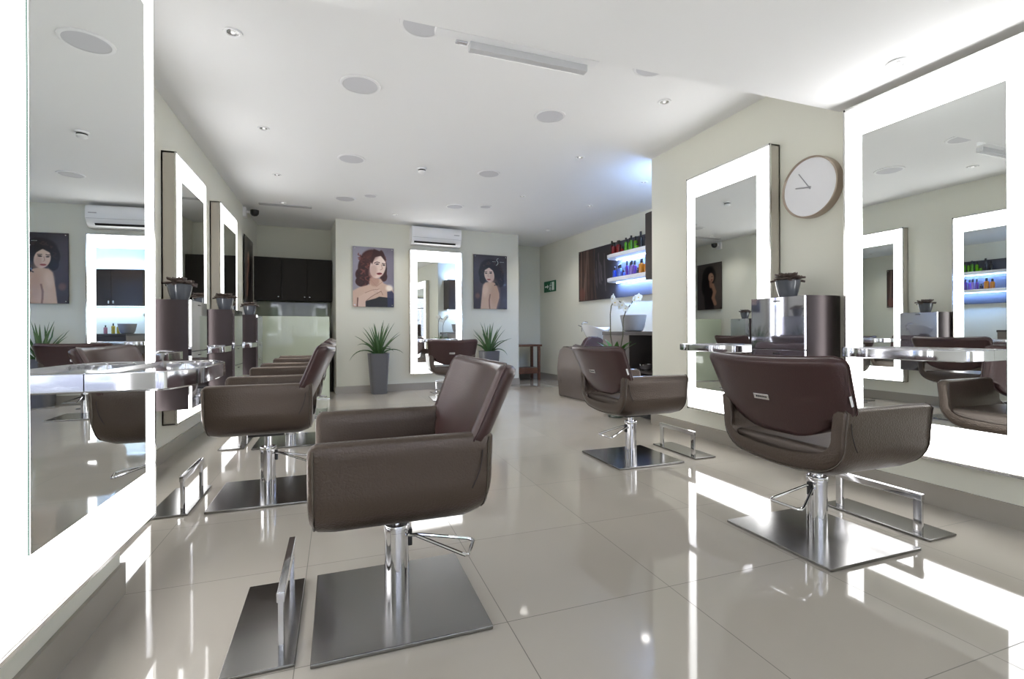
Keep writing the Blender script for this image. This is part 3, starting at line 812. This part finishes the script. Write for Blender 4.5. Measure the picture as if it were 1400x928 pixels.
names_ = [('red', (.25, .008, .01), -.62, 2.245, .19, .034), ('dark red', (.10, .006, .008), -.70, 2.245, .22, .030), ('red', (.28, .01, .01), -.52, 2.245, .21, .034), ('red', (.22, .008, .01), -.42, 2.245, .20, .034), ('short red', (.3, .012, .01), -.30, 2.245, .10, .03),
          ('green', (.10, .40, .01), -.16, 2.245, .21, .030), ('green', (.12, .42, .01), -.07, 2.245, .20, .032), ('green', (.10, .38, .01), .03, 2.245, .22, .032), ('green', (.14, .45, .01), .13, 2.245, .20, .034), ('short green', (.14, .45, .01), .24, 2.245, .09, .035),
          ('black', (.015, .015, .02), .36, 2.245, .24, .034), ('black', (.015, .015, .02), .47, 2.245, .18, .034),
          ('blue', (.03, .07, .35), -.60, 1.865, .17, .034), ('blue', (.05, .10, .42), -.48, 1.865, .19, .038), ('pale blue', (.10, .18, .5), -.37, 1.865, .19, .038), ('short blue', (.04, .07, .3), -.26, 1.865, .10, .034),
          ('purple', (.09, .03, .22), -.13, 1.865, .22, .028), ('purple', (.12, .05, .26), -.05, 1.865, .20, .032), ('lilac', (.25, .16, .4), .05, 1.865, .21, .034), ('purple', (.08, .03, .2), .15, 1.865, .20, .034), ('dark', (.02, .02, .05), .26, 1.865, .10, .036),
          ('amber', (.45, .16, .01), .38, 1.865, .21, .045), ('amber', (.40, .13, .01), .50, 1.865, .19, .045)]
lastc = {}
from collections import Counter
cnt = Counter((n, z) for n, c, x, z, h, r in names_)
ordw = ['leftmost', 'second from left', 'third from left', 'fourth from left']
for n, c, x, z, h, r in names_:
    x = -.48+(x+.70)*.68; h *= 1.12; r *= .82
    k = lastc.get((n, z), 0); lastc[(n, z)] = k+1
    which = ' shelf' if cnt[(n, z)] == 1 else ' shelf, '+ordw[k]+' of its colour'
    make_bottle('product_bottle', '%s bottle with cap on the %s' % (n, 'upper' if z > 2 else 'lower')+which, c, x, z+.001, .16 if k % 2 == 0 else .13, h, r, grp=None, square=(n in ('red', 'amber', 'blue')))
# blue uplight hidden above the shelves is a real strip on top of the wall cabinet
# wall cabinet on back face of the partition
wc = thing('wall_cupboard', 'dark wall cupboard behind the right wall corner beside the product shelves', 'cupboard', (3.98, 4.42, 1.60), 0)
bm = bm_new(); b2(bm, -.61, .61, .002, .33, 0, .77, bev=.002); obj('body', bm, mat('wenge', (.035, .026, .023), .4), wc)
for k in range(2):
    bm = bm_new(); b2(bm, -.61+.61*k+.002, .61*k-.002, .331, .35, .003, .767, bev=.002); dr = obj('door', bm, mat('wenge2', (.05, .038, .034), .35), wc)
    bm = bm_new(); b2(bm, (-.06 if k == 0 else .03), (-.03 if k == 0 else .06), .351, .362, .04, .10); obj('handle', bm, M_chrome, dr)
bm = bm_new(); b2(bm, -.58, .55, .10, .13, .771, .785); ob = obj('led_strip', bm, M_led, wc); ob['label'] = 'glowing blue light strip on top'
# bar block behind the right wall
bar = thing('service_bar', 'dark service bar behind the right wall corner with open niche', 'counter', (3.27, 4.44, 0), 0)
bm = bm_new(); b2(bm, 0, 1.1, .52, 1.10, .10, .955, bev=.002); b2(bm, .55, 1.1, 0, .52, .10, .955, bev=.002); b2(bm, 0, .55, 0, .52, .10, .13); obj('body', bm, M_counter, bar)
bm = bm_new(); b2(bm, -.012, -.001, .50, 1.10, .10, .955, bev=.001); obj('end_panel', bm, M_counter2, bar)
bm = bm_new(); b2(bm, -.015, 1.1, 0, 1.115, .956, 1.0, bev=.003); obj('worktop', bm, M_counter, bar)
bm = bm_new(); b2(bm, .0, .55, 0.01, .52, .52, .545); obj('niche_shelf', bm, M_counter, bar)
bm = bm_new(); b2(bm, .06, 1.05, .06, 1.04, 0.001, .10); obj('plinth', bm, M_black, bar)
for k, (y, z) in enumerate(((.36, .546), (.40, .131))):
    t = thing('metal_bowl', ('chrome mixing bowl on the niche shelf of the service bar', 'chrome mixing bowl on the bottom of the service bar niche')[k], 'bowl', (3.27+.13, 4.44+y, z), 0)
    bm = bm_new(); add_lathe(bm, [(.04, 0), (.07, .02), (.09, .07), (.094, .075), (.086, .07), (.066, .025), (.0005, .012)], seg=28); obj('bowl', bm, M_chrome, t)
    bm = bm_new(); add_lathe(bm, [(.042, -.0), (.042, .003)], seg=24); obj('foot_ring', bm, M_chrome, t)
tb = thing('grey_bowl', 'grey tapered bowl standing on the dark service bar', 'bowl', (3.46, 5.15, 1.0), 0)
bm = bm_new(); add_lathe(bm, [(.09, 0), (.115, .012), (.135, .06), (.155, .16), (.162, .20), (.156, .205), (.146, .195), (.11, .04), (.0005, .03)], seg=40); obj('bowl', bm, M_bowl, tb)
for k, (x, y, c, h, n) in enumerate(((3.85, 4.75, (.45, .36, .05), .20, 'yellow'), (3.97, 4.72, (.5, .4, .08), .22, 'pale yellow'), (4.10, 4.75, (.45, .2, .25), .18, 'pink'), (3.72, 4.78, (.8, .8, .8), .17, 'white'))):
    t = thing('product_bottle', n+' bottle on the service bar under the dark cupboard', 'bottle', (x, y, 1.0), 0)
    bm = bm_new(); add_lathe(bm, [(.030, 0), (.033, .006), (.033, h*.72), (.014, h*.78)], seg=20); obj('body', bm, mat('b%d' % k, c, .2), t)
    bm = bm_new(); add_lathe(bm, [(.013, h*.78), (.013, h)], seg=12); obj('cap', bm, M_black, t)
# orchid in a tall dark vase
ov = thing('orchid_vase', 'tall dark glass vase holding a white orchid behind the middle right chair', 'vase', (3.07, 4.93, 0), 0)
bm = bm_new(); add_lathe(bm, [(.085, 0), (.095, .01), (.088, .2), (.095, .55), (.115, .80), (.108, .80), (.088, .55), (.0005, .5)], seg=36); obj('vase', bm, M_vase, ov)
bm = bm_new(); rn = random.Random(5)
for k in range(8):
    a = k*2.4; d = Vector((math.cos(a), math.sin(a), 0)); s_ = Vector((-d.y, d.x, 0)); prev = None; c = Vector((0, 0, .62)); ang = .15+rn.random()*.25
    for i in range(9):
        u = i/8; wd = .034*math.sin(PI*(.12+.86*u))+.001
        row = [bm.verts.new(c-s_*wd+Vector((0, 0, .006))), bm.verts.new(c), bm.verts.new(c+s_*wd+Vector((0, 0, .006)))]
        if prev: bm.faces.new([prev[0], prev[1], row[1], row[0]]); bm.faces.new([prev[1], prev[2], row[2], row[1]])
        prev = row; c = c+(d*math.sin(ang)+Vector((0, 0, math.cos(ang))))*(.043); ang += .11
lf = obj('leaves', bm, M_oleaf, ov)
rgt = Vector((.94, -.34, 0))
lift_ = 0
stems = [[(0, 0, .62), (-.06, 0, .95), (-.062, 0, 1.2), (-.05, 0, 1.30), (-.01, 0, 1.37), (.05, 0, 1.35), (.09, 0, 1.33)],
         [(.02, 0, .62), (.085, 0, .95), (.09, 0, 1.15), (.12, 0, 1.24), (.17, 0, 1.31), (.22, 0, 1.38), (.27, 0, 1.40)]]
fl = []
for st_ in stems:
    bm = bm_new(); pts = [rgt*p[0]+Vector((0, 0, p[2])) for p in st_]
    fine = []
    for a, b in zip(pts, pts[1:]):
        for k in range(4): fine.append(a.lerp(b, k/4))
    fine.append(pts[-1]); add_tube(bm, fine, .006, 6); obj('stem', bm, M_stem, ov)
def flower(p, sc, yaw, tilt):
    bm = bm_new()
    for k in range(5):
        a = 2*PI*k/5+PI/2; wdt = .55 if k in (1, 4) else .36
        d = Vector((math.cos(a), 0, math.sin(a))); s_ = Vector((-math.sin(a), 0, math.cos(a))); prev = None
        for i in range(6):
            u = i/5; wd = sc*wdt*math.sin(PI*(.1+.83*u)); c = d*sc*u+Vector((0, -.25*sc*math.sin(u*PI*.6), 0))
            row = [bm.verts.new(c-s_*wd), bm.verts.new(c+Vector((0, -.05*sc, 0))), bm.verts.new(c+s_*wd)]
            if prev: bm.faces.new([prev[0], prev[1], row[1], row[0]]); bm.faces.new([prev[1], prev[2], row[2], row[1]])
            prev = row
    bmesh.ops.transform(bm, matrix=Matrix.Translation(p) @ Matrix.Rotation(yaw, 4, 'Z') @ Matrix.Rotation(tilt, 4, 'X'), verts=bm.verts)
    f = obj('flower', bm, M_petal, ov)
    bm = bm_new(); add_lathe(bm, [(.0005, -.2*sc), (.16*sc, -.1*sc), (.14*sc, .05*sc), (.0005, .1*sc)], seg=10, cap=False)
    bmesh.ops.transform(bm, matrix=Matrix.Translation(p+Vector((-.1*sc, -.25*sc, 0))), verts=bm.verts); obj('flower_centre', bm, M_petalc, f)
for x, z, s_, yw in ((-.055, 1.385, .062, .3), (-.02, 1.34, .05, -.2), (.06, 1.31, .052, .2), (.10, 1.27, .045, -.3), (.03, 1.29, .04, .1), (.20, 1.37, .06, .2), (.255, 1.40, .05, -.4), (.16, 1.34, .045, .4)):
    flower(rgt*x+Vector((0, -.02, z)), s_, yw+.3, .1)

# ------------------------------------------------------------------ backwash lounge
wl = thing('backwash_chair', 'taupe backwash lounge chair with white basin by the far right wall', 'chair', (3.86, 6.34, 0), A0)
def sidepanel(x0, x1):
    bm = bm_new(); prof = [(-.62, 0), (-.64, .20), (-.64, .50), (-.60, .58), (-.45, .62), (-.1, .66), (.2, .73), (.38, .78), (.50, .775), (.60, .72), (.655, .60), (.665, .40), (.63, 0)]
    A = [bm.verts.new((x0, y, z)) for y, z in prof]; B = [bm.verts.new((x1, y, z)) for y, z in prof]
    bm.faces.new(A); bm.faces.new(B[::-1])
    n = len(prof)
    for i in range(n): bm.faces.new([A[i], B[i], B[(i+1) % n], A[(i+1) % n]])
    bmesh.ops.bevel(bm, geom=[e for e in bm.edges if (e.verts[0].co.x == e.verts[1].co.x)], offset=.02, segments=3, affect='EDGES')
    return bm
for x0, x1 in ((-.54, -.43), (.33, .44)): obj('side_panel', sidepanel(x0, x1), M_taupe, wl, ang=50)
bm = bm_new(); b2(bm, -.425, .325, -.60, .35, .30, .45, bev=.04, seg=4); obj('seat', bm, M_dark, wl)
bm = bm_new(); b2(bm, -.42, .32, -.55, .45, 0.001, .29); obj('base', bm, M_black, wl)
bm = bm_new()
pr = [(-.30, .42), (.32, .42), (.32, .66), (.20, .86), (.12, .915), (-.04, .925), (-.12, .88), (-.30, .66)]
A = [bm.verts.new((x, .30+(z-.42)*.3, z)) for x, z in pr]; B = [bm.verts.new((x, .42+(z-.42)*.3, z)) for x, z in pr]
bm.faces.new(A); bm.faces.new(B[::-1])
for i in range(len(pr)): bm.faces.new([A[i], B[i], B[(i+1) % len(pr)], A[(i+1) % len(pr)]])
bmesh.ops.bevel(bm, geom=bm.edges[:], offset=.02, segments=3, affect='EDGES')
obj('backrest', bm, M_dark, wl)
bm = bm_new()
prof = [(.09, .55), (.10, .70), (.12, .82), (.17, .92), (.215, 1.0), (.235, 1.04), (.245, 1.055), (.235, 1.06), (.22, 1.045), (.18, .97), (.10, .89), (.0005, .87)]
rings = []
for r, z in prof:
    ring = []
    for k in range(40):
        a = 2*PI*k/40; ca, sa = math.cos(a), math.sin(a)
        zz = z + .02*max(0, ca)*(r/.26)**2 + .07*max(0, -ca)*(r/.26)**3 + (-.04*max(0, -sa)**4*(r/.26)**3)
        ring.append(bm.verts.new((.19+r*ca, .66+r*sa, zz)))
    rings.append(ring)
for A, B in zip(rings, rings[1:]):
    for k in range(40): bm.faces.new([A[k], A[(k+1) % 40], B[(k+1) % 40], B[k]])
bm.faces.new(rings[0][::-1]); bs = obj('basin', bm, M_whiteg, wl); bs['label'] = 'white ceramic basin'
bm = bm_new(); add_tube(bm, [(.04, .84, 1.0), (.04, .84, 1.13), (.05, .80, 1.16), (.08, .74, 1.15)], .012, 8); add_tube(bm, [(.04, .84, 1.08), (-.02, .86, 1.11)], .008, 8); obj('tap', bm, M_chrome, wl)
bm = bm_new(); b2(bm, .09, .29, .52, .76, 0.001, .62, bev=.02); obj('basin_pedestal', bm, M_white, wl)

# ------------------------------------------------------------------ ceiling fittings
def speaker(label, x, y, r, z=ZC):
    t = thing('ceiling_speaker', label, 'ceiling speaker', (x, y, z), 0)
    bm = bm_new(); add_lathe(bm, [(r*.84, -.009), (r*.9, -.011), (r*.98, -.009), (r, -.001)], seg=48, cap=False); obj('bezel', bm, M_white, t)
    bm = bm_new(); add_lathe(bm, [(r*.86, -.002), (r*.85, -.007), (.0005, -.0085)], seg=48, cap=False); g = obj('grille', bm, M_speaker, t); g['label'] = 'grey mesh grille'
for l, x, y, r in (('round ceiling speaker above the nearest styling chair, largest in view', .17, 3.80, .148),
                   ('round ceiling speaker right of centre above the middle right chair', 1.73, 3.81, .135),
                   ('round ceiling speaker half hidden by the lowered ceiling, left of the track lamp', .49, 2.93, .135),
                   ('round ceiling speaker half hidden by the lowered ceiling, right of the track lamp', 2.09, 2.86, .135),
                   ('round ceiling speaker in the left line, second pair from the camera', .15, 5.45, .145),
                   ('round ceiling speaker just right of the smoke detector', 1.68, 5.43, .135),
                   ('round ceiling speaker far left pair, beside the small one', .11, 7.09, .145),
                   ('small round ceiling speaker between the far left speaker and the smoke detector', .43, 6.83, .09),
                   ('round ceiling speaker in front of the air conditioner', 1.64, 7.01, .135),
                   ('small round ceiling speaker above the right back poster', 2.07, 6.87, .09)):
    speaker(l, x, y, r)
def downlight(label, x, y, z=ZC, r=.045):
    t = thing('downlight', label, 'ceiling light', (x, y, z), 0)
    bm = bm_new(); add_lathe(bm, [(r*.62, -.003), (r*.75, -.008), (r*.95, -.007), (r, -.001)], seg=28, cap=False); obj('bezel', bm, M_white, t)
    bm = bm_new(); add_lathe(bm, [(r*.62, -.003), (r*.5, -.0015), (.0005, -.0012)], seg=24, cap=False); obj('reflector', bm, M_lens, t)
    bm = bm_new(); add_lathe(bm, [(.0005, -.010), (.010, -.008), (.012, -.002)], seg=14, cap=False); obj('bulb', bm, M_spotl, t)
    if y > 4.5:
        sl = bpy.data.lights.new('downlight_lamp', 'SPOT'); sl.energy = 16; sl.spot_size = R(125); sl.spot_blend = 1; sl.shadow_soft_size = .05; sl.color = (1, .96, .9)
        so = bpy.data.objects.new('downlight_lamp', sl); C.objects.link(so); so.parent = t; so.location = (0, 0, -.03)
for l, x, y, z, r in (('ceiling downlight at upper left, nearest on the left side', -.6, 3.4, ZC, .055),
                      ('ceiling downlight in left line, second from the camera', -.62, 4.9, ZC, .05),
                      ('ceiling downlight in left line, third from the camera', -.66, 6.29, ZC, .05),
                      ('ceiling downlight in front of the kitchen nook', -.72, 7.6, ZC, .045),
                      ('ceiling downlight nearest on the right above the mirror left of the clock', 2.5, 3.27, ZC, .055),
                      ('ceiling downlight on the right, second from the camera', 2.44, 4.61, ZC, .05),
                      ('ceiling downlight by the right wall corner', 3.60, 5.12, ZC, .05),
                      ('ceiling downlight over the backwash chair', 3.51, 6.33, ZC, .05),
                      ('ceiling downlight right of the two far right speakers', 2.39, 6.19, ZC, .05),
                      ('ceiling downlight above the left back poster', .86, 7.8, ZC, .045),
                      ('ceiling downlight in the far right corridor', 3.62, 8.1, ZC, .045),
                      ('lowered ceiling downlight in front of the big right mirror', 2.92, 1.79, ZS, .055),
                      ('lowered ceiling downlight above the big left mirror', -.35, 1.79, ZS, .055)):
    downlight(l, x, y, z, r)
sd = thing('smoke_detector', 'white smoke detector with dark band on the middle of the ceiling', 'smoke detector', (.91, 5.51, ZC), 0)
bm = bm_new(); add_lathe(bm, [(.055, -.001), (.055, -.018), (.03, -.020)], seg=28); obj('base', bm, M_white, sd)
bm = bm_new(); add_lathe(bm, [(.042, -.020), (.044, -.032)], seg=28); obj('sensor_band', bm, M_black, sd)
bm = bm_new(); add_lathe(bm, [(.046, -.033), (.044, -.05), (.03, -.06), (.0005, -.062)], seg=28, cap=False); obj('cap', bm, M_white, sd)
# track lamp at the step of the ceiling
tl = thing('track_lamp', 'long white box lamp on a track at the lowered ceiling edge', 'ceiling light', (0, YS, ZS), 0)
bm = bm_new(); b2(bm, .46, 1.36, .002, .065, -.002, .03, bev=.003); obj('track_rail', bm, M_white, tl)
bm = bm_new(); b2(bm, .64, 1.31, .05, .095, -.040, .0, bev=.004); obj('lamp_housing', bm, mat('lamp_grey', (.55, .55, .56), .4), tl)
bm = bm_new(); b2(bm, .66, 1.29, .0955, .099, -.036, -.006); obj('lamp_tube', bm, M_tube, tl)
bm = bm_new(); b2(bm, .57, .63, .06, .085, -.012, -.002, bev=.003); obj('track_adapter', bm, M_chrome, tl)

def led(loc, rot, sx, sy, e, col=(.30, .50, 1.)):
    a = bpy.data.lights.new('led_lamp', 'AREA'); a.shape = 'RECTANGLE'; a.size = sx; a.size_y = sy; a.energy = e; a.color = col
    o = bpy.data.objects.new('led_lamp', a); C.objects.link(o); o.location = loc; o.rotation_euler = rot
for z in (2.245, 1.865): led(W(4.3-.10, -2.33, z-.068), (0, 0, A0+PI/2), 1.0, .02, 9)
led((3.97, 4.54, 2.40), (PI, 0, 0), 1.1, .03, 6.)
led((3.97, 4.55, 1.59), (0, 0, 0), 1.1, .03, 6., (.5, .68, 1.))
# street front across the road, seen only in reflections
fb = thing('building_facade', 'grey building across the street, seen in the nook glass reflection', 'building', (1, -10, 0), 0)
bm = bm_new(); b2(bm, -10, 10, -.5, 0, -.1, 8.5); obj('wall', bm, mat('facade', (.14, .14, .17), .8), fb)
for r_ in range(3):
    for c_ in range(6):
        x = -8.2+3.1*c_; z = .9+2.6*r_
        bm = bm_new()
        b2(bm, x, x+1.5, .0, .06, z, z+.1); b2(bm, x, x+1.5, .0, .06, z+1.5, z+1.6); b2(bm, x, x+.1, .0, .06, z, z+1.6); b2(bm, x+1.4, x+1.5, .0, .06, z, z+1.6); b2(bm, x+.7, x+.8, .0, .06, z, z+1.6); b2(bm, x, x+1.5, 0, .05, z+.8, z+.86)
        wf = obj('window_frame', bm, M_white, fb)
        bm = bm_new(); b2(bm, x+.1, x+1.4, .001, .02, z+.1, z+1.5); obj('pane', bm, M_vase, wf)
sbox('ground', mat('street', (.1, .1, .1), .9), -12, 14, -10, YF-.2, -.2, -.1)
# ------------------------------------------------------------------ light, world, camera
w = bpy.data.worlds.new('world'); bpy.context.scene.world = w; w.use_nodes = True
bg = w.node_tree.nodes['Background']; bg.inputs[0].default_value = (.86, .92, 1., 1); bg.inputs[1].default_value = 7.5
la = bpy.data.lights.new('window_portal', 'AREA'); la.shape = 'RECTANGLE'; la.size = 3.9; la.size_y = 2.1
la.cycles.is_portal = True
lo = bpy.data.objects.new('window_portal', la); C.objects.link(lo); lo.location = (1.02, YF-.2, 1.33); lo.rotation_euler = (PI/2, 0, 0)

cam = bpy.data.cameras.new('camera'); co = bpy.data.objects.new('camera', cam); C.objects.link(co)
yaw, roll = R(19.834), R(-.242)
fwd = Vector((math.sin(yaw), math.cos(yaw), 0)); rt = Vector((math.cos(yaw), -math.sin(yaw), 0)); up = Vector((0, 0, 1))
r2 = rt*math.cos(roll)+up*math.sin(roll); u2 = -rt*math.sin(roll)+up*math.cos(roll)
mt = Matrix((r2, u2, -fwd)).transposed().to_4x4(); mt.translation = (0, 0, 1.0); co.matrix_world = mt
cam.sensor_width = 36; cam.lens = 662.18/1400*36; cam.shift_y = (453.8-464)/1400; cam.clip_start = .02
S = bpy.context.scene; S.camera = co
S.view_settings.view_transform = 'Standard'; S.view_settings.look = 'None'; S.view_settings.gamma = 1
S.view_settings.exposure = 1.15; S.view_settings.use_curve_mapping = False
